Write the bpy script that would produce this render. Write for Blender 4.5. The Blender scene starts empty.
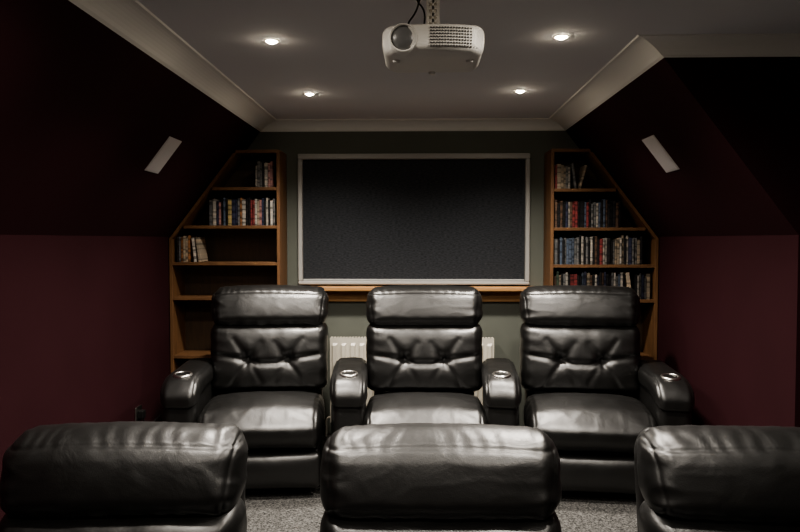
import bpy, bmesh, math, random
from mathutils import Vector, Matrix, noise
random.seed(7)
scene = bpy.context.scene
COL = scene.collection

# ------------------------------------------------------------------ materials
def mat(name, color, rough=0.6, metal=0.0, bump=None, noise_mix=None, spec=None, emit=None):
    m = bpy.data.materials.new(name); m.use_nodes = True
    nt = m.node_tree; b = nt.nodes["Principled BSDF"]
    b.inputs["Base Color"].default_value = (*color, 1)
    b.inputs["Roughness"].default_value = rough
    b.inputs["Metallic"].default_value = metal
    if spec is not None: b.inputs["Specular IOR Level"].default_value = spec
    tc = nt.nodes.new("ShaderNodeTexCoord")
    if noise_mix:
        sc, c2, detail = noise_mix
        n = nt.nodes.new("ShaderNodeTexNoise"); n.inputs["Scale"].default_value = sc
        n.inputs["Detail"].default_value = detail
        nt.links.new(tc.outputs["Object"], n.inputs["Vector"])
        r = nt.nodes.new("ShaderNodeValToRGB")
        r.color_ramp.elements[0].position = .35; r.color_ramp.elements[1].position = .65
        r.color_ramp.elements[0].color = (*color, 1); r.color_ramp.elements[1].color = (*c2, 1)
        nt.links.new(n.outputs["Fac"], r.inputs["Fac"])
        nt.links.new(r.outputs["Color"], b.inputs["Base Color"])
    if bump:
        sc, st, dist = bump
        n2 = nt.nodes.new("ShaderNodeTexNoise"); n2.inputs["Scale"].default_value = sc
        n2.inputs["Detail"].default_value = 5
        nt.links.new(tc.outputs["Object"], n2.inputs["Vector"])
        bp = nt.nodes.new("ShaderNodeBump"); bp.inputs["Strength"].default_value = st
        bp.inputs["Distance"].default_value = dist
        nt.links.new(n2.outputs["Fac"], bp.inputs["Height"])
        nt.links.new(bp.outputs["Normal"], b.inputs["Normal"])
    if emit:
        b.inputs["Emission Color"].default_value = (*emit[0], 1)
        b.inputs["Emission Strength"].default_value = emit[1]
    return m

M_burg = mat("burgundy_paint", (.0305, .0084, .0110), .85, bump=(260, .25, .002), noise_mix=(3, (.0340, .0095, .0125), 3), spec=.12)
M_green = mat("grey_green_paint", (.130, .138, .118), .8, bump=(200, .2, .001), noise_mix=(4, (.140, .148, .128), 3), spec=.2)
M_ceil = mat("ceiling_paint", (.78, .78, .80), .9, bump=(150, .15, .001), spec=.15)
M_cove = mat("cove_plaster", (.86, .85, .81), .7, bump=(100, .1, .001), spec=.25)
M_frame = mat("silver_frame", (.36, .355, .34), .45, bump=(300, .05, .001))
M_white = mat("white_enamel", (.64, .60, .51), .35, bump=(60, .03, .001))
M_proj = mat("projector_plastic", (.84, .82, .77), .45, bump=(700, .1, .0005))
M_dark = mat("black_plastic", (.012, .012, .012), .45, bump=(300, .1, .0005))
M_base = mat("black_base_fabric", (.006, .006, .006), .75, bump=(500, .3, .001))
M_chrome = mat("brushed_chrome", (.62, .60, .57), .30, 1.0, bump=(400, .05, .0003))
M_glass = mat("lens_glass", (.16, .16, .16), .35, bump=(5, .01, .0001))
M_vent = mat("vent_shadow", (.10, .095, .09), .7, bump=(100, .1, .0005))
M_speaker = mat("speaker_grille", (.56, .53, .53), .6, bump=(900, .4, .0008))
M_screen = mat("screen_canvas", (.85, .85, .85), .9, bump=(600, .1, .0005))
M_bulb = mat("lamp_face", (1, .9, .75), .4, emit=((1.0, .86, .66), 300))

# carpet
def carpet():
    m = bpy.data.materials.new("speckled_grey_carpet"); m.use_nodes = True
    nt = m.node_tree; b = nt.nodes["Principled BSDF"]; b.inputs["Roughness"].default_value = 1
    b.inputs["Specular IOR Level"].default_value = .05
    tc = nt.nodes.new("ShaderNodeTexCoord")
    n = nt.nodes.new("ShaderNodeTexNoise"); n.inputs["Scale"].default_value = 115; n.inputs["Detail"].default_value = 4
    n.inputs["Roughness"].default_value = .7
    nt.links.new(tc.outputs["Object"], n.inputs["Vector"])
    r = nt.nodes.new("ShaderNodeValToRGB")
    r.color_ramp.elements[0].position = .38; r.color_ramp.elements[0].color = (.024, .0235, .023, 1)
    r.color_ramp.elements[1].position = .72; r.color_ramp.elements[1].color = (.23, .225, .215, 1)
    nt.links.new(n.outputs["Fac"], r.inputs["Fac"]); nt.links.new(r.outputs["Color"], b.inputs["Base Color"])
    bp = nt.nodes.new("ShaderNodeBump"); bp.inputs["Strength"].default_value = .8; bp.inputs["Distance"].default_value = .010
    nt.links.new(n.outputs["Fac"], bp.inputs["Height"]); nt.links.new(bp.outputs["Normal"], b.inputs["Normal"])
    return m
M_carpet = carpet()

def leather():
    m = bpy.data.materials.new("black_leather"); m.use_nodes = True
    nt = m.node_tree; b = nt.nodes["Principled BSDF"]
    b.inputs["Base Color"].default_value = (.0045, .0043, .0040, 1)
    b.inputs["Specular IOR Level"].default_value = .9
    tc = nt.nodes.new("ShaderNodeTexCoord")
    big = nt.nodes.new("ShaderNodeTexNoise"); big.inputs["Scale"].default_value = 9; big.inputs["Detail"].default_value = 3
    big.inputs["Distortion"].default_value = .9
    v = nt.nodes.new("ShaderNodeTexVoronoi"); v.inputs["Scale"].default_value = 330
    for x in (big, v): nt.links.new(tc.outputs["Object"], x.inputs["Vector"])
    rr = nt.nodes.new("ShaderNodeMapRange"); rr.inputs["To Min"].default_value = .35; rr.inputs["To Max"].default_value = .44
    nt.links.new(big.outputs["Fac"], rr.inputs["Value"]); nt.links.new(rr.outputs["Result"], b.inputs["Roughness"])
    b1 = nt.nodes.new("ShaderNodeBump"); b1.inputs["Strength"].default_value = .22; b1.inputs["Distance"].default_value = .012
    nt.links.new(big.outputs["Fac"], b1.inputs["Height"])
    b2 = nt.nodes.new("ShaderNodeBump"); b2.inputs["Strength"].default_value = .35; b2.inputs["Distance"].default_value = .0006
    nt.links.new(v.outputs["Distance"], b2.inputs["Height"]); nt.links.new(b1.outputs["Normal"], b2.inputs["Normal"])
    nt.links.new(b2.outputs["Normal"], b.inputs["Normal"])
    return m
M_leather = leather()

def wood(name, c1, c2, stretch):
    m = bpy.data.materials.new(name); m.use_nodes = True
    nt = m.node_tree; b = nt.nodes["Principled BSDF"]; b.inputs["Roughness"].default_value = .5
    tc = nt.nodes.new("ShaderNodeTexCoord"); mp = nt.nodes.new("ShaderNodeMapping")
    mp.inputs["Scale"].default_value = stretch
    n = nt.nodes.new("ShaderNodeTexNoise"); n.inputs["Scale"].default_value = 6; n.inputs["Detail"].default_value = 6
    n.inputs["Distortion"].default_value = 1.2
    r = nt.nodes.new("ShaderNodeValToRGB"); r.color_ramp.elements[0].position = .3; r.color_ramp.elements[1].position = .7
    r.color_ramp.elements[0].color = (*c1, 1); r.color_ramp.elements[1].color = (*c2, 1)
    nt.links.new(tc.outputs["Object"], mp.inputs["Vector"]); nt.links.new(mp.outputs["Vector"], n.inputs["Vector"])
    nt.links.new(n.outputs["Fac"], r.inputs["Fac"]); nt.links.new(r.outputs["Color"], b.inputs["Base Color"])
    return m
M_woodv = wood("oak_upright_grain", (.120, .060, .028), (.20, .103, .045), (8, 8, .8))
M_woodh = wood("oak_shelf_grain", (.120, .060, .028), (.20, .103, .045), (.8, 8, 8))
M_sill = wood("honey_oak", (.34, .18, .07), (.50, .27, .11), (.8, 10, 10))
M_woodback = wood("oak_back_panel", (.07, .048, .030), (.10, .066, .040), (8, 8, .8))

def blind_mat():
    m = bpy.data.materials.new("blackout_fabric"); m.use_nodes = True
    nt = m.node_tree; b = nt.nodes["Principled BSDF"]; b.inputs["Roughness"].default_value = .9
    b.inputs["Specular IOR Level"].default_value = .2
    tc = nt.nodes.new("ShaderNodeTexCoord"); mp = nt.nodes.new("ShaderNodeMapping"); mp.inputs["Scale"].default_value = (35, 1, 110)
    n = nt.nodes.new("ShaderNodeTexNoise"); n.inputs["Scale"].default_value = 1.5; n.inputs["Detail"].default_value = 2
    r = nt.nodes.new("ShaderNodeValToRGB"); r.color_ramp.elements[0].position = .30; r.color_ramp.elements[1].position = .70
    r.color_ramp.elements[0].color = (.021, .0225, .026, 1); r.color_ramp.elements[1].color = (.046, .049, .055, 1)
    nt.links.new(tc.outputs["Object"], mp.inputs["Vector"]); nt.links.new(mp.outputs["Vector"], n.inputs["Vector"])
    nt.links.new(n.outputs["Fac"], r.inputs["Fac"]); nt.links.new(r.outputs["Color"], b.inputs["Base Color"])
    return m
M_blind = blind_mat()

def book_mat():
    m = bpy.data.materials.new("printed_case"); m.use_nodes = True
    nt = m.node_tree; b = nt.nodes["Principled BSDF"]; b.inputs["Roughness"].default_value = .4
    oi = nt.nodes.new("ShaderNodeObjectInfo"); tc = nt.nodes.new("ShaderNodeTexCoord")
    sp = nt.nodes.new("ShaderNodeSeparateXYZ"); nt.links.new(tc.outputs["Generated"], sp.inputs[0])
    ad = nt.nodes.new("ShaderNodeMath"); ad.operation = 'ADD'
    mu = nt.nodes.new("ShaderNodeMath"); mu.operation = 'MULTIPLY'; mu.inputs[1].default_value = 37
    nt.links.new(oi.outputs["Random"], mu.inputs[0])
    m2 = nt.nodes.new("ShaderNodeMath"); m2.operation = 'MULTIPLY'; m2.inputs[1].default_value = 7
    nt.links.new(sp.outputs["Z"], m2.inputs[0]); nt.links.new(m2.outputs[0], ad.inputs[0]); nt.links.new(mu.outputs[0], ad.inputs[1])
    n = nt.nodes.new("ShaderNodeTexNoise"); n.noise_dimensions = '1D'; n.inputs["Scale"].default_value = 1; n.inputs["Detail"].default_value = 1
    nt.links.new(ad.outputs[0], n.inputs["W"])
    r = nt.nodes.new("ShaderNodeValToRGB"); r.color_ramp.interpolation = 'CONSTANT'
    r.color_ramp.elements[0].color = (.45, .45, .45, 1); r.color_ramp.elements[1].position = .42; r.color_ramp.elements[1].color = (1, 1, 1, 1)
    e = r.color_ramp.elements.new(.6); e.color = (1.4, 1.3, 1.2, 1)
    nt.links.new(n.outputs["Fac"], r.inputs["Fac"])
    mx = nt.nodes.new("ShaderNodeMix"); mx.data_type = 'RGBA'; mx.blend_type = 'MULTIPLY'; mx.inputs[0].default_value = 1
    nt.links.new(oi.outputs["Color"], mx.inputs[6]); nt.links.new(r.outputs["Color"], mx.inputs[7])
    nt.links.new(mx.outputs[2], b.inputs["Base Color"])
    return m
M_book = book_mat()

# ------------------------------------------------------------------ helpers
def link(o, parent=None):
    COL.objects.link(o)
    if parent: o.parent = parent
    return o
def obj_from(name, verts, faces, m, parent=None, smooth=False):
    me = bpy.data.meshes.new(name); me.from_pydata([tuple(v) for v in verts], [], faces)
    bm = bmesh.new(); bm.from_mesh(me); bmesh.ops.recalc_face_normals(bm, faces=bm.faces); bm.to_mesh(me); bm.free()
    me.materials.append(m)
    if smooth: me.polygons.foreach_set("use_smooth", [True]*len(me.polygons))
    return link(bpy.data.objects.new(name, me), parent)
def plane_obj(name, verts, faces, m):
    me = bpy.data.meshes.new(name); me.from_pydata(verts, [], faces); me.materials.append(m)
    o = link(bpy.data.objects.new(name, me)); o["kind"] = "structure"; return o
def empty(name, loc=(0, 0, 0), rz=0, **kw):
    o = bpy.data.objects.new(name, None); o.location = loc; o.rotation_euler = (0, 0, rz); o.empty_display_size = .1
    link(o)
    for k, v in kw.items(): o[k] = v
    return o
def bbox(name, lo, hi, m, parent=None, bev=.003, seg=2):
    bm = bmesh.new(); bmesh.ops.create_cube(bm, size=1)
    for v in bm.verts:
        v.co = Vector([(lo[i]+hi[i])/2 + v.co[i]*(hi[i]-lo[i]) for i in range(3)])
    if bev: bmesh.ops.bevel(bm, geom=bm.edges[:], offset=bev, segments=seg, affect='EDGES', profile=.5)
    me = bpy.data.meshes.new(name); bm.to_mesh(me); bm.free(); me.materials.append(m)
    return link(bpy.data.objects.new(name, me), parent)
def rbox_data(half, rad, n, deform=None, disp=None, warp=.6):
    idx = {}; verts = []; faces = []
    def get(p):
        k = (round(p[0], 5), round(p[1], 5), round(p[2], 5))
        if k not in idx:
            idx[k] = len(verts)
            q = [0]*3; d = [0]*3
            for i in range(3):
                s = math.sin(p[i]*math.pi/2)*warp + p[i]*(1-warp)
                x = s*half[i]; lim = half[i]-rad[i]
                c = max(-lim, min(lim, x)); q[i] = c; d[i] = (x-c)/rad[i]
            L = math.sqrt(sum(e*e for e in d)) or 1
            verts.append(Vector([q[i]+d[i]/L*rad[i] for i in range(3)]))
        return idx[k]
    for ax in range(3):
        a, b = (ax+1) % 3, (ax+2) % 3
        for sgn in (-1, 1):
            for i in range(n[a]):
                for j in range(n[b]):
                    q = []
                    for di, dj in ((0, 0), (1, 0), (1, 1), (0, 1)):
                        p = [0, 0, 0]; p[ax] = sgn; p[a] = -1+2*(i+di)/n[a]; p[b] = -1+2*(j+dj)/n[b]
                        q.append(get(p))
                    if sgn < 0: q.reverse()
                    faces.append(q)
    if deform:
        verts = [Vector(deform(v, v.x/half[0], v.y/half[1], v.z/half[2])) for v in verts]
    return verts, faces
def cushion(name, center, half, rad, n, deform=None, disp=None, m=None):
    verts, faces = rbox_data(half, rad, n, deform)
    me = bpy.data.meshes.new(name); me.from_pydata(verts, [], faces); me.update()
    if disp:
        nr = [v.normal.copy() for v in me.vertices]
        for v, q in zip(me.vertices, nr):
            v.co = v.co + q*disp(v.co.copy(), q)
    for v in me.vertices: v.co = v.co + Vector(center)
    me.polygons.foreach_set("use_smooth", [True]*len(me.polygons))
    me.materials.append(m or M_leather); me.update()
    return me
def ring(name, prof, m, seg=32, parent=None, loc=(0, 0, 0), rot=(0, 0, 0)):
    vs = []; fs = []
    for i in range(seg):
        a = 2*math.pi*i/seg
        for r, z in prof: vs.append((r*math.cos(a), r*math.sin(a), z))
    k = len(prof)
    for i in range(seg):
        for j in range(k-1):
            fs.append((i*k+j, ((i+1) % seg)*k+j, ((i+1) % seg)*k+j+1, i*k+j+1))
    o = obj_from(name, vs, fs, m, parent, True); o.location = loc; o.rotation_euler = rot
    bm = bmesh.new(); bm.from_mesh(o.data); bmesh.ops.remove_doubles(bm, verts=bm.verts, dist=1e-6)
    bmesh.ops.recalc_face_normals(bm, faces=bm.faces); bm.to_mesh(o.data); bm.free()
    return o
def tube(name, pts, r, m, parent=None, res=4, cyc=False):
    cu = bpy.data.curves.new(name, 'CURVE'); cu.dimensions = '3D'; cu.bevel_depth = r; cu.bevel_resolution = res
    cu.use_fill_caps = True
    s = cu.splines.new('NURBS'); s.points.add(len(pts)-1)
    for p, q in zip(s.points, pts): p.co = (*q, 1)
    s.use_endpoint_u = not cyc; s.use_cyclic_u = cyc; s.order_u = 3; s.resolution_u = 6
    tmp = bpy.data.objects.new("tmp", cu); COL.objects.link(tmp)
    dg = bpy.context.evaluated_depsgraph_get(); me = bpy.data.meshes.new_from_object(tmp.evaluated_get(dg))
    bpy.data.objects.remove(tmp); me.name = name; me.materials.clear(); me.materials.append(m)
    me.polygons.foreach_set("use_smooth", [True]*len(me.polygons))
    return link(bpy.data.objects.new(name, me), parent)

# ------------------------------------------------------------------ room
ZC = 2.33; ZK = 1.56; XL = -1.59; XR = 1.51; YB = 4.67; YD = 2.82; YF = -1.5; SL = 1.3; ZR = .23; YR = 2.70; XO = 2.4; Z0 = -.040
def xl(z): return XL+(z-ZK)/SL if z > ZK else XL
def xr(z): return XR-(z-ZK)/SL if z > ZK else XR
plane_obj("floor", [(XL, YF, Z0), (XO, YF, Z0), (XO, YR, Z0), (XL, YR, Z0), (XL, YR, ZR), (XO, YR, ZR), (XO, YB, ZR), (XL, YB, ZR)],
          [(0, 1, 2, 3), (3, 2, 5, 4), (4, 5, 6, 7)], M_carpet)
plane_obj("ceiling", [(xl(ZC), YF, ZC), (XO, YF, ZC), (XO, YD, ZC), (xr(ZC), YD, ZC), (xr(ZC), YB, ZC), (xl(ZC), YB, ZC)],
          [(0, 5, 4, 3), (0, 3, 2, 1)], M_ceil)
plane_obj("wall_back", [(XL, YB, Z0), (XR, YB, Z0), (XR, YB, ZK), (xr(ZC), YB, ZC), (xl(ZC), YB, ZC), (XL, YB, ZK)], [(0, 1, 2, 3, 4, 5)], M_green)
plane_obj("wall_left", [(XL, YF, Z0), (XL, YB, Z0), (XL, YB, ZK), (XL, YF, ZK), (xl(ZC), YF, ZC), (xl(ZC), YB, ZC)],
          [(0, 1, 2, 3), (3, 2, 5, 4)], M_burg)
plane_obj("wall_right", [(XR, YD, Z0), (XR, YB, Z0), (XR, YB, ZK), (XR, YD, ZK), (xr(ZC), YD, ZC), (xr(ZC), YB, ZC)],
          [(3, 2, 1, 0), (4, 5, 2, 3)], M_burg)
plane_obj("wall_dormer", [(XR, YD, Z0), (XO, YD, Z0), (XO, YD, ZC), (xr(ZC), YD, ZC), (XR, YD, ZK), (XO, YF, Z0), (XO, YF, ZC)],
          [(0, 1, 2, 3, 4), (1, 5, 6, 2)], M_burg)
plane_obj("wall_front", [(XL, YF, Z0), (XO, YF, Z0), (XO, YF, ZC), (xl(ZC), YF, ZC), (XL, YF, ZK)], [(0, 1, 2, 3, 4)], M_burg)

# coving
W, DR, K = .066, .062, 8
prof = [(0, DR+.008), (.006, DR)] + [(W*.9*(1-math.cos(t*math.pi/2/K))+.006, DR*.9*(1-math.sin(t*math.pi/2/K))+.006) for t in range(K+1)] + [(W+.006, .006), (W+.006, 0)]
def cove(name, fA, fB):
    vs = []; fs = []
    for a, b in prof: vs.append(fA(a, b))
    for a, b in prof: vs.append(fB(a, b))
    k = len(prof)
    for i in range(k-1): fs.append((i, i+1, k+i+1, k+i))
    o = obj_from(name, vs, fs, M_cove); o["kind"] = "structure"; return o
cove("trim_1", lambda a, b: (xl(ZC-b)+a, YB-a, ZC-b), lambda a, b: (xr(ZC-b)-a, YB-a, ZC-b))
cove("trim_2", lambda a, b: (xl(ZC-b)+a, YF, ZC-b), lambda a, b: (xl(ZC-b)+a, YB-a, ZC-b))
cove("trim_3", lambda a, b: (xr(ZC-b)-a, YB-a, ZC-b), lambda a, b: (xr(ZC-b)-a, YD-a, ZC-b))
cove("trim_4", lambda a, b: (xr(ZC-b)-a, YD-a, ZC-b), lambda a, b: (XO, YD-a, ZC-b))

# projection screen on the front wall
sc_ = empty("projection_screen", (.05, YF, 0), label="large white fixed projection screen in a black frame", category="projection screen")
bbox("screen_canvas", (-1.1, .012, .72), (1.1, .018, 1.95), M_screen, sc_, .001)
for nm, lo, hi in (("frame_rail", (-1.16, .002, 1.95), (1.16, .03, 2.01)), ("frame_rail", (-1.16, .002, .66), (1.16, .03, .72)),
                   ("frame_stile", (-1.16, .002, .72), (-1.1, .03, 1.95)), ("frame_stile", (1.1, .002, .72), (1.16, .03, 1.95))):
    bbox(nm, lo, hi, M_dark, sc_, .003)

# ------------------------------------------------------------------ window with blind
wx0, wx1, wz0, wz1 = -.793, .733, 1.245, 2.107; t = .036
win = empty("window_1", (0, YB, 0), kind="structure")
for nm, lo, hi in (("frame_rail", (wx0, -.06, wz1-t), (wx1, -.002, wz1)), ("frame_rail", (wx0, -.06, wz0), (wx1, -.002, wz0+t*.6)),
                   ("frame_stile", (wx0, -.06, wz0+t*.6), (wx0+t*.8, -.002, wz1-t)), ("frame_stile", (wx1-t*.8, -.06, wz0+t*.6), (wx1, -.002, wz1-t))):
    bbox(nm, lo, hi, M_frame, win, .006)
bl = empty("blackout_blind", (0, YB-.028, 0), label="dark charcoal blackout blind closed in a silver window frame", category="blind")
vs = []; fs = []; N = 76
za, zb = wz0+t*.6+.014, wz1-t-.001; xa, xb = wx0+t*.8+.001, wx1-t*.8-.001
for i in range(N+1):
    z = za+(zb-za)*i/N; y = .0015 if i % 2 else -.0005
    vs += [(xa, y, z), (xb, y, z)]
for i in range(N): fs.append((2*i, 2*i+1, 2*i+3, 2*i+2))
obj_from("blind_fabric", vs, fs, M_blind, bl, True)
bbox("bottom_bar", (xa, -.008, za-.014), (xb, .010, za), M_frame, bl, .003)
s = bbox("window_sill", (-.80, YB-.13, 1.205), (.822, YB-.001, 1.235), M_sill, None, .008, 3)
s["label"] = "honey oak window sill board below the blind"; s["category"] = "window sill"
ap = bbox("apron", (-.79, YB-.03, 1.13), (.80, YB-.001, 1.205), M_sill, s, .004)

# ------------------------------------------------------------------ radiator
rad = empty("radiator", (0, YB, 0), label="white ribbed panel radiator under the window", category="radiator")
rx0, rx1, rz0, rz1 = -.58, .50, ZR+.10, .895
vs = []; fs = []; n = 108
for i in range(n+1):
    x = rx0+(rx1-rx0)*i/n; ph = (i % 6); dy = -.012 if ph in (2, 3, 4) else 0
    for z, e in ((rz0, 0), (rz0+.03, 0), (rz0+.045, 1), (rz1-.05, 1), (rz1-.035, 0), (rz1, 0)):
        vs.append((x, -.085+dy*e, z))
for i in range(n):
    for j in range(5):
        a = i*6+j; fs.append((a, a+6, a+7, a+1))
obj_from("front_panel", vs, fs, M_white, rad)
bbox("convector_core", (rx0, -.084, rz0+.01), (rx1, -.03, rz1-.012), M_white, rad, .003)
vs = []; fs = []
for i in range(54):
    x = rx0+.01+(rx1-rx0-.02)*i/53
    k = len(vs); vs += [(x-.006, -.083, rz1+.001), (x+.006, -.083, rz1+.001), (x+.006, -.034, rz1+.001), (x-.006, -.034, rz1+.001),
                        (x-.006, -.083, rz1-.012), (x+.006, -.083, rz1-.012), (x+.006, -.034, rz1-.012), (x-.006, -.034, rz1-.012)]
    fs += [(k, k+1, k+2, k+3), (k, k+4, k+5, k+1), (k+1, k+5, k+6, k+2), (k+2, k+6, k+7, k+3), (k+3, k+7, k+4, k)]
obj_from("top_grille", vs, fs, M_white, rad)
for x in (rx0+.15, rx1-.15): bbox("wall_bracket", (x-.02, -.03, rz0+.1), (x+.02, -.001, rz1-.1), M_white, rad, .002)
for x in (rx0+.0, rx1-.0):
    tube("supply_pipe", [(x, -.06, rz0+.03), (x+(-.03 if x < 0 else .03), -.06, rz0+.03), (x+(-.03 if x < 0 else .03), -.06, rz0-.05), (x+(-.03 if x < 0 else .03), -.06, ZR+.001)], .008, M_white, rad)

# ------------------------------------------------------------------ bookcases
BT = 2.11; YS = 4.42; TH = .020
def bookcase(sign, xin, knee, shelves):
    ktop = abs(knee)-(BT-ZK+.01)/SL-.002
    e = empty("bookcase", (0, 0, 0), label="oak bookcase cut to the sloping wall, shelving film cases", category="bookcase")
    g = sign
    def B(nm, x0, x1, z0, z1, m, y0=YS, y1=YB-.012):
        a, b = sorted((g*x0, g*x1)); return bbox(nm, (a, y0, z0), (b, y1, z1), m, e, .002)
    B("side_panel", xin, xin+TH, ZR, BT-TH, M_woodv)
    kz = ZK-.012
    B("side_panel", abs(knee)-TH, abs(knee), ZR, kz, M_woodv)
    sx0, sx1 = abs(knee), ktop
    vs = []
    dx = TH*1.15
    for y in (YS, YB-.012):
        vs += [(g*sx0, y, kz), (g*(sx0-dx), y, kz), (g*(sx1-dx*.3), y, BT-TH), (g*(sx1+.018), y, BT-TH)]
    obj_from("sloped_panel", vs, [(0, 1, 2, 3), (4, 5, 6, 7), (0, 1, 5, 4), (1, 2, 6, 5), (2, 3, 7, 6), (3, 0, 4, 7)], M_woodv, e)
    B("top_board", xin, ktop+.004, BT-TH, BT, M_woodh)
    for z in shelves:
        ex = abs(knee)-TH if z < kz else abs(knee)-(z-kz)/SL-dx-.004
        B("shelf", xin+TH, ex, z-TH, z, M_woodh, YS+.004)
    vs = [(g*xin, YB-.011, ZR), (g*abs(knee), YB-.011, ZR), (g*abs(knee), YB-.011, kz), (g*ktop, YB-.011, BT), (g*xin, YB-.011, BT)]
    vs += [(v[0], YB-.003, v[2]) for v in vs]
    obj_from("back_panel", vs, [(0, 1, 2, 3, 4), (5, 6, 7, 8, 9)]+[(i, (i+1) % 5, 5+(i+1) % 5, 5+i) for i in range(5)], M_woodback, e)
    return e
SHL = [1.875, 1.632, 1.398, 1.175, .80, .52, .28]
SHR = [1.862, 1.618, 1.385, 1.165, .80, .52, .28]
bookcase(-1, .875, -1.585, SHL)
bookcase(1, .832, 1.505, SHR)

# ------------------------------------------------------------------ books (film cases)
def case_mesh(nm, w, h, d):
    bm = bmesh.new(); bmesh.ops.create_cube(bm, size=1)
    for v in bm.verts: v.co = Vector((v.co.x*w, v.co.y*d, (v.co.z+.5)*h))
    bmesh.ops.bevel(bm, geom=[e for e in bm.edges if abs(e.verts[0].co.z-e.verts[1].co.z) > h*.5 and e.verts[0].co.y < 0], offset=min(.004, w*.3), segments=2, affect='EDGES')
    f = [f for f in bm.faces if f.normal.z > .9]
    r = bmesh.ops.inset_region(bm, faces=f, thickness=.0015)
    for v in {v for q in f for v in q.verts}: v.co.z -= .002
    me = bpy.data.meshes.new(nm); bm.to_mesh(me); bm.free(); me.materials.append(M_book); return me
sizes = [(.0135, .186, .132), (.0138, .190, .134), (.0135, .172, .128), (.024, .187, .134), (.019, .176, .126)]
MESH = [(s, case_mesh("film_case", *s)) for s in sizes]
PAL = {"white": (.42, .39, .35), "cream": (.33, .275, .21), "red": (.24, .055, .055), "black": (.020, .020, .022), "navy": (.04, .045, .08), "blue": (.09, .115, .16),
       "grey": (.15, .15, .15), "orange": (.30, .15, .07), "green": (.065, .09, .065), "pink": (.31, .17, .16), "yellow": (.34, .27, .13), "brown": (.11, .07, .05)}
def shelf_books(side, x0, x1, z, group, weights, place, lean=None, scale=1.0, dim=1.0):
    names = [k for k, w in weights.items() for _ in range(w)]
    x = x0
    while True:
        (w, h, d), me = random.choice(MESH[:3]*3+MESH[3:])
        if x+w > x1: break
        c = random.choice(names)
        o = bpy.data.objects.new("film_case", me); COL.objects.link(o)
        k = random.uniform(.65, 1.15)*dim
        o.color = (*[min(1, ch*k) for ch in PAL[c]], 1)
        s = random.uniform(.88, .98)*scale
        o.scale = (1, 1, s)
        o.location = (x+w/2, YS+.016+random.uniform(0, .012)+d/2, z+.0008)
        o["label"] = "%s film case standing upright on %s" % (c, place); o["category"] = "film case"; o["group"] = group
        x += w+.0007
    return x
def leaner(x, z, ang, c, place, group, mi=0, s=.95):
    (w, h, d), me = MESH[mi]
    o = bpy.data.objects.new("film_case", me); COL.objects.link(o); o.color = (*PAL[c], 1); o.scale = (1, 1, s)
    o.rotation_euler = (0, ang, 0)
    o.location = (x, YS+.02+d/2, z+.001+abs(math.sin(ang))*w/2)
    o["label"] = "%s film case leaning on %s" % (c, place); o["category"] = "film case"; o["group"] = group
A = dict(white=4, cream=3, red=3, black=4, navy=2, blue=2, grey=3, orange=1, pink=3, yellow=1)
Bk = dict(white=2, cream=1, red=2, black=7, navy=2, blue=1, grey=4, brown=4, green=1)
Lw = dict(white=5, cream=4, red=1, black=3, navy=1, blue=1, grey=4)
shelf_books(-1, -1.035, -.908, SHL[0], "film cases on a top shelf", dict(white=3, grey=4, pink=3, navy=3, black=2), "the top shelf", scale=.9)
shelf_books(-1, -1.335, -.910, SHL[1], "film cases on a second shelf", A, "the second shelf", scale=.97)
x = shelf_books(-1, -1.545, -1.455, SHL[2], "film cases on a third shelf", dict(cream=3, grey=2, orange=1, red=1), "the third shelf", scale=.96)
leaner(x+.034, SHL[2], -.10, "white", "the third shelf", "film cases on a third shelf", 4, .88)
leaner(x+.066, SHL[2], -.13, "cream", "the third shelf", "film cases on a third shelf", 3, .85)
x = shelf_books(1, .862, .96, SHR[0], "film cases on the short top shelf", dict(white=3, cream=3, grey=2, red=1), "the short top shelf", scale=.86)
leaner(x+.034, SHR[0], -.14, "grey", "the short top shelf", "film cases on the short top shelf", 0, .85)
leaner(x+.060, SHR[0], .26, "cream", "the short top shelf", "film cases on the short top shelf", 0, .80)
shelf_books(1, .862, 1.29, SHR[1], "film cases below the short top shelf", Bk, "the second shelf", scale=.97)
x = shelf_books(1, .862, 1.05, SHR[2], "film cases on a middle shelf", dict(grey=4, blue=2, black=3, white=2), "the middle shelf")
x = shelf_books(1, x, 1.25, SHR[2], "film cases on a middle shelf", Bk, "the middle shelf")
shelf_books(1, x, 1.43, SHR[2], "film cases on a middle shelf", Lw, "the middle shelf")
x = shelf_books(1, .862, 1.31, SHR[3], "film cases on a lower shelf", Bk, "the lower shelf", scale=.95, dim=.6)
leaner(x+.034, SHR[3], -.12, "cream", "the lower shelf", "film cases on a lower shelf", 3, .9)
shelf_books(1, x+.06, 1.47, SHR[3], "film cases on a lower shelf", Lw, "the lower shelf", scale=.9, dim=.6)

# ------------------------------------------------------------------ chairs
def nz(p, s, off=0): return noise.noise(Vector((p.x*s+off, p.y*s+off*.7, p.z*s-off)))
def ridge(p, s, off): return 1-abs(noise.noise(Vector((p.x*s[0]+off, p.y*s[1], p.z*s[2]-off))))*2
def crease(px, pz, pts, wdt):
    best = 9
    for (ax, az), (bx, bz) in zip(pts[:-1], pts[1:]):
        dx, dz = bx-ax, bz-az; L = dx*dx+dz*dz
        t = max(0, min(1, ((px-ax)*dx+(pz-az)*dz)/L))
        best = min(best, math.hypot(px-ax-t*dx, pz-az-t*dz))
    return math.exp(-(best/wdt)**2)

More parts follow.
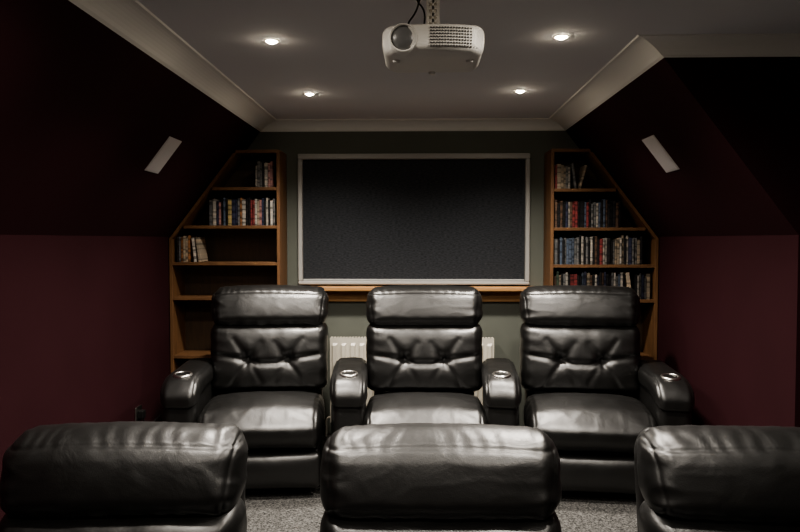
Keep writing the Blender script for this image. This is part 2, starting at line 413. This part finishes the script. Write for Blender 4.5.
HX = .337
def d_head(v, u, w, k):
    x, y, z = v
    front = max(0, -w)
    y -= .018*(1-u**4)*front*(1-k*k)
    x *= 1-.015*max(0, -k)**2 - .01*max(0, k)**3
    z -= .010*u**4*max(0, k)
    z += .005*(1-u*u)*k
    y += z*.32
    return (x, y, z)
def mk_head(off):
    def p_head(v, n):
        u = v.x/HX
        e = 0
        e -= .003*math.exp(-((abs(v.x)-.304-.02*v.z/.13)/.005)**2)*(1 if n.y < .5 else 0)
        e -= .0030*math.exp(-((v.z-.084+.012*u*u)/.005)**2)*(1 if n.y < 0 else 0)
        side = math.exp(-((abs(u)-.88)/.12)**2)
        e += .0020*side*math.sin(v.z*95+4*nz(v, 7, 3+off)+v.x*15)
        e += .0014*max(0, ridge(v, (9, 6, 22), 1.3+off)-.5)*2*(.5+side)
        low = max(0, min(1, (-v.z-.05)/.06))
        e += .0018*low*math.sin(v.x*75+5*nz(v, 6, 9+off))
        up = math.exp(-((v.z-.098)/.020)**2)
        e += .0010*up*math.sin(v.x*120+6*nz(v, 9, 2+off))
        e += .0032*nz(v, 4.5, 5+off)+.0010*nz(v, 13, 2+off)
        return e
    return cushion("headrest", (0, .045, .927), (HX, .098, .112), (.066, .088, .070), (90, 22, 48), d_head, p_head)
HEADS = [mk_head(o) for o in (0, 11.3, 23.9)]

T1, T2 = (-.112, .000), (.112, .000)
lines = [[(-.33, .028), (-.2, .010), T1, (-.05, -.022), (.05, -.022), T2, (.2, .010), (.33, .028)], [T1, (-.21, -.16)], [T2, (.21, -.16)], [T1, (-.04, -.12)], [T2, (.04, -.12)],
         [T1, (-.19, .11)], [T2, (.19, .11)], [T1, (-.04, .09)], [T2, (.04, .09)]]
amps = [.013, .007, .007, .005, .005, .004, .004, .003, .003]
def d_back(v, u, w, k):
    x, y, z = v
    if w < 0:
        f = -w
        y -= f*.038*(1-u**4)*(1-k**4)
        for ln, a in zip(lines, amps): y += f*a*crease(v.x, v.z, ln, .016)
        for t in (T1, T2): y += f*.024*math.exp(-((v.x-t[0])**2+(v.z-t[1])**2)/.036**2)
    y += z*.12-.016
    return (x, y, z)
def p_back(v, n):
    e = .003*nz(v, 6, 8)+.0012*nz(v, 16, 1)
    t = T1 if v.x < 0 else T2
    r = math.hypot(v.x-t[0], v.z-t[1])
    a = math.atan2(v.z-t[1], v.x-t[0])
    if n.y < 0: e += .003*math.exp(-(r/.09)**2)*math.sin(a*5+2*nz(v, 5, 4))*min(1, r/.03)
    edge = max(0, min(1, (abs(v.x)-.2)/.1))
    e += .0014*edge*math.sin(v.z*70+4*nz(v, 6, 2))
    return e
ME_back = cushion("back_cushion", (0, .030, .640), (.335, .105, .194), (.055, .085, .050), (110, 20, 76), d_back, p_back)

def d_seat(v, u, w, k):
    x, y, z = v
    up = max(0, k)
    z += .024*up*(1-u*u)*(1-w*w)
    z -= .016*up*max(0, w)**2
    fr = max(0, -w)
    z -= .034*up*fr**3
    z -= .008*up*u**4
    y -= .016*fr*(1-u*u)*(1-k*k)
    return (x, y, z)
def p_seat(v, n):
    e = .0035*nz(v, 5, 12)+.0012*nz(v, 13, 3)
    e -= .004*math.exp(-((abs(v.x)-.282)/.006)**2)*(1 if n.z > -.5 else 0)
    e += .0014*max(0, ridge(v, (10, 5, 9), 4.2)-.55)*2
    e += .002*max(0, min(1, (abs(v.x)-.2)/.08))*math.sin(v.y*60+4*nz(v, 6, 6))
    return e
ME_seat = cushion("seat_cushion", (0, -.315, .345), (.320, .285, .108), (.045, .13, .090), (70, 60, 26), d_seat, p_seat)

def d_foot(v, u, w, k):
    x, y, z = v
    if w < 0: y -= .020*(1-u**4)*(1-k**2)
    return (x, y, z)
ME_foot = cushion("footrest", (0, -.545, .145), (.312, .032, .092), (.03, .028, .04), (50, 8, 20), d_foot, lambda v, n: .003*nz(v, 8, 2))
ME_shell = cushion("back_shell", (0, .185, .60), (.300, .055, .39), (.06, .05, .08), (30, 10, 40), lambda v, u, w, k: (v.x, v.y+v.z*.22, v.z), lambda v, n: .002*nz(v, 6, 2))
ME_base = cushion("base_frame", (0, -.18, .15), (.300, .325, .09), (.02, .02, .02), (10, 10, 6), m=M_base)
def d_arm(v, u, w, k):
    x, y, z = v
    x *= 1+.04*(1-k*k)
    if w < 0: y -= .018*(1-k*k)*-w
    return (x, y, z)
ME_armb = cushion("arm_panel", (0, -.205, .290), (.084, .316, .240), (.036, .050, .03), (16, 40, 30), d_arm, lambda v, n: .003*nz(v, 7, 4))
def d_pad(v, u, w, k):
    x, y, z = v
    z += .008*max(0, k)*(1-u*u)
    f = max(0, -w-.45)/.55
    z -= .060*f*f
    return (x, y, z)
def p_pad(v, n):
    e = .0028*nz(v, 8, 7)+.001*nz(v, 20, 7)
    e -= .003*math.exp(-((abs(v.x)-.077)/.005)**2)*(1 if n.z > 0 else 0)
    return e
ME_pad = cushion("arm_pad", (0, -.215, .557), (.097, .335, .057), (.044, .075, .044), (30, 60, 16), d_pad, p_pad)
_t = ring("cup_holder", [(0, -.004), (.034, -.004), (.036, .006), (.040, .009), (.047, .006), (.050, .0), (.050, -.016)], M_chrome, 40)
ME_cup = _t.data; bpy.data.objects.remove(_t)
_t = ring("cup_liner", [(0, .0), (.032, .0), (.0350, .005)], M_dark, 32); ME_liner = _t.data; bpy.data.objects.remove(_t)
_t = ring("leg", [(0, 0), (.022, 0), (.024, .01), (.020, .06), (0, .06)], M_dark, 16); ME_leg = _t.data; bpy.data.objects.remove(_t)

def part(me, nm, parent, loc=(0, 0, 0), rz=0):
    o = bpy.data.objects.new(nm, me); o.location = loc; o.rotation_euler = (0, 0, rz); link(o, parent); return o
hc = [0]
def chair(loc, rz, arms, label, group):
    c = empty("recliner_chair", loc, rz, label=label, category="chair", group=group)
    part(HEADS[hc[0] % 3], "headrest", c); hc[0] += 1
    for me in (ME_back, ME_seat, ME_foot, ME_shell, ME_base): part(me, me.name.split(".")[0], c)
    for x in (-.25, .25):
        for y in (-.45, .10): part(ME_leg, "leg", c, (x, y, 0))
    for ax, ar in arms:
        a = bpy.data.objects.new("armrest", ME_armb); a.location = (ax, 0, 0); a.rotation_euler = (0, 0, ar); link(a, c)
        part(ME_pad, "arm_pad", a)
        q = part(ME_cup, "cup_holder", a, (0, -.415, .614)); q.rotation_euler = (math.radians(6), 0, 0)
        q["label"] = "chrome cup holder ring"
        l = part(ME_liner, "cup_liner", a, (0, -.415, .614)); l.rotation_euler = (math.radians(6), 0, 0)
        for yy in (-.42, .04): part(ME_leg, "foot", a, (0, yy, 0))
R = math.radians
def row(y, z, xs, g, where, toe):
    chair((xs[0], y, z), R(toe), [(-.402, 0)], "black leather recliner at one end of %s" % where, g)
    chair((xs[1], y, z), 0, [(-.425, R(4)), (.425, R(-4))], "black leather recliner in the middle of %s" % where, g)
    chair((xs[2], y, z), R(-toe), [(.402, 0)], "black leather recliner at the other end of %s" % where, g)
row(4.02, ZR, (-.858, .037, .926), "recliners on the raised platform", "the platform row", 6)
row(1.92, Z0, (-.830, .063, .965), "recliners on the lower floor", "the lower row", 3.5)

# ------------------------------------------------------------------ downlights
EN = {2.79: 140, 2.76: 140, 3.79: 140, 3.75: 140, 1.76: 80, .70: 45}
for x, y in ((-.58, 2.79), (-.585, 3.79), (.54, 3.75), (.555, 2.76), (-.58, 1.76), (.555, 1.76), (-.58, .70), (.555, .70)):  # last pair is out of view, added to brighten the near headrests' front faces
    e = empty("recessed_downlight", (x, y, ZC), label="small round recessed ceiling spotlight, switched on", category="ceiling light", group="recessed ceiling spotlights")
    ring("trim_ring", [(.022, -.002), (.025, -.006), (.030, -.004), (.032, -.0005)], M_white, 32, e)
    ring("bulb", [(0, -.013), (.010, -.011), (.0215, -.001)], M_bulb, 24, e)
    L = bpy.data.lights.new("spot_lamp", 'SPOT'); L.energy = EN[y]; L.spot_size = R(140) if y > 2 else R(168); L.spot_blend = 1.0; L.shadow_soft_size = .06
    L.color = (1, .925, .83)
    o = bpy.data.objects.new("spot_lamp", L); o.location = (0, 0, -.02); link(o, e)

# ------------------------------------------------------------------ wall speakers
for g, yc in ((-1, 3.50), (1, 3.51)):
    zc = 1.965; X = (xl(zc) if g < 0 else xr(zc))
    e = empty("wall_speaker", (X, yc, zc), label="flat pale rectangular speaker flush on the sloping burgundy wall", category="speaker", group="wall speakers")
    up = Vector((1 if g < 0 else -1, 0, SL)).normalized(); nrm = Vector((SL if g < 0 else -SL, 0, -1)).normalized()
    yv = nrm.cross(up)
    e.matrix_world = Matrix.Translation((X, yc, zc)) @ Matrix((up, yv, nrm)).transposed().to_4x4()
    bbox("speaker_frame", (-.104, -.088, .0005), (.104, .088, .004), M_speaker, e, .001)
    bbox("speaker_grille", (-.097, -.081, .004), (.097, .081, .0055), M_speaker, e, .0005)

# ------------------------------------------------------------------ projector
P = empty("ceiling_projector", (.045, 2.2, ZC), label="off-white home cinema projector hung upside down from a ceiling bracket", category="projector")
def d_proj(v, u, w, k):
    x, y, z = v
    if w < 0: y -= .030*(1-u*u)*-w
    x *= 1-.07*max(0, -k)**2
    return (x, y, z)
me = cushion("projector_body", (0, 0, -.202), (.152, .125, .046), (.035, .045, .022), (40, 24, 14), d_proj, m=M_proj); part(me, "projector_body", P)
f = (-.088, -.132, -.204)
ring("lens_ring", [(.036, -.03), (.036, .018), (.039, .022), (.042, .016), (.043, -.03)], M_proj, 40, P, f, (R(90), 0, 0))
ring("lens", [(0, .026), (.014, .025), (.026, .020), (.0362, .012)], M_glass, 32, P, f, (R(90), 0, 0))
vs = []; fs = []
for i in range(17):
    for j in range(7):
        x = -.008+i*.0083; z = -.177-j*.0086
        y = -.1255-.030*(1-(x/.152)**2)
        k = len(vs); a = .0028; b = .0022
        cx = max(0, x-.105)
        for dx, dz in ((-a, -b), (a, -b), (a, b), (-a, b)):
            vs.append((x+dx, y+.008+cx*.35, z+dz))
        for dx, dz in ((-a, -b), (a, -b), (a, b), (-a, b)):
            vs.append((x+dx, y-.0015+cx*.35, z+dz))
        fs += [(k, k+1, k+2, k+3), (k+4, k+5, k+6, k+7), (k, k+1, k+5, k+4), (k+1, k+2, k+6, k+5), (k+2, k+3, k+7, k+6), (k+3, k, k+4, k+7)]
obj_from("vent_grille", vs, fs, M_vent, P)
for x, y in ((-.11, -.06), (.11, -.06), (0, .09)): ring("leveling_foot", [(0, -.254), (.010, -.254), (.012, -.247), (.012, -.245)], M_proj, 16, P, (x, y, 0))
bbox("mount_plate", (-.06, -.06, -.158), (.06, .06, -.150), M_white, P, .002)
vs = []; fs = []
def addbox(x0, x1, y0, y1, z0, z1):
    k = len(vs)
    vs.extend([(x0, y0, z0), (x1, y0, z0), (x1, y1, z0), (x0, y1, z0), (x0, y0, z1), (x1, y0, z1), (x1, y1, z1), (x0, y1, z1)])
    fs.extend([(k, k+1, k+2, k+3), (k+4, k+5, k+6, k+7), (k, k+1, k+5, k+4), (k+1, k+2, k+6, k+5), (k+2, k+3, k+7, k+6), (k+3, k, k+4, k+7)])
addbox(-.020, -.012, -.05, -.045, -.150, -.002); addbox(.012, .020, -.05, -.045, -.150, -.002)
for i in range(8): addbox(-.012, .012, -.05, -.045, -.150+i*.0195, -.140+i*.0195)
addbox(-.003, .003, -.05, -.045, -.14, -.002)
obj_from("perforated_bracket", vs, fs, M_proj, P)
ring("mount_pole", [(0, -.150), (.012, -.150), (.012, -.006), (0, -.006)], M_white, 24, P)
ring("ceiling_plate", [(0, -.012), (.055, -.012), (.06, -.008), (.06, -.0005)], M_white, 32, P)
tube("cable", [(-.03, .02, -.010), (-.04, .0, -.04), (-.05, -.02, -.09), (-.085, .02, -.12), (-.07, .09, -.145), (-.05, .14, -.18), (-.05, .12, -.2)], .003, M_dark, P)
tube("cable", [(-.03, .03, -.010), (-.06, .03, -.03), (-.02, .03, -.07), (-.03, .08, -.12), (-.02, .13, -.16), (-.02, .13, -.2)], .003, M_dark, P)

# ------------------------------------------------------------------ wall socket with plug
S = empty("wall_socket", (XL, 3.9, .555), label="small dark wall socket with a plugged-in cable", category="wall socket")
bbox("socket_plate", (.001, -.043, -.043), (.009, .043, .043), M_chrome, S, .003)
bbox("plug", (.009, -.022, -.026), (.04, .022, .02), M_dark, S, .005)
tube("cable", [(.03, 0, -.02), (.04, .0, -.07), (.03, .10, -.10), (.03, .25, -.07), (.03, .45, -.08)], .004, M_dark, S)

# ------------------------------------------------------------------ camera / world
w = bpy.data.worlds.new("World"); scene.world = w; w.use_nodes = True
w.node_tree.nodes["Background"].inputs[0].default_value = (.5, .5, .55, 1); w.node_tree.nodes["Background"].inputs[1].default_value = .02
cam = bpy.data.cameras.new("camera"); cam.lens = 31.5; cam.sensor_width = 36; cam.clip_start = .02
co = bpy.data.objects.new("camera", cam); co.location = (0, 0, 1.54)
co.rotation_euler = (R(90-2.13), 0, R(1.47)); COL.objects.link(co); scene.camera = co
scene.view_settings.view_transform = 'AgX'
scene.view_settings.look = 'AgX - Medium High Contrast'
scene.view_settings.exposure = 0.1
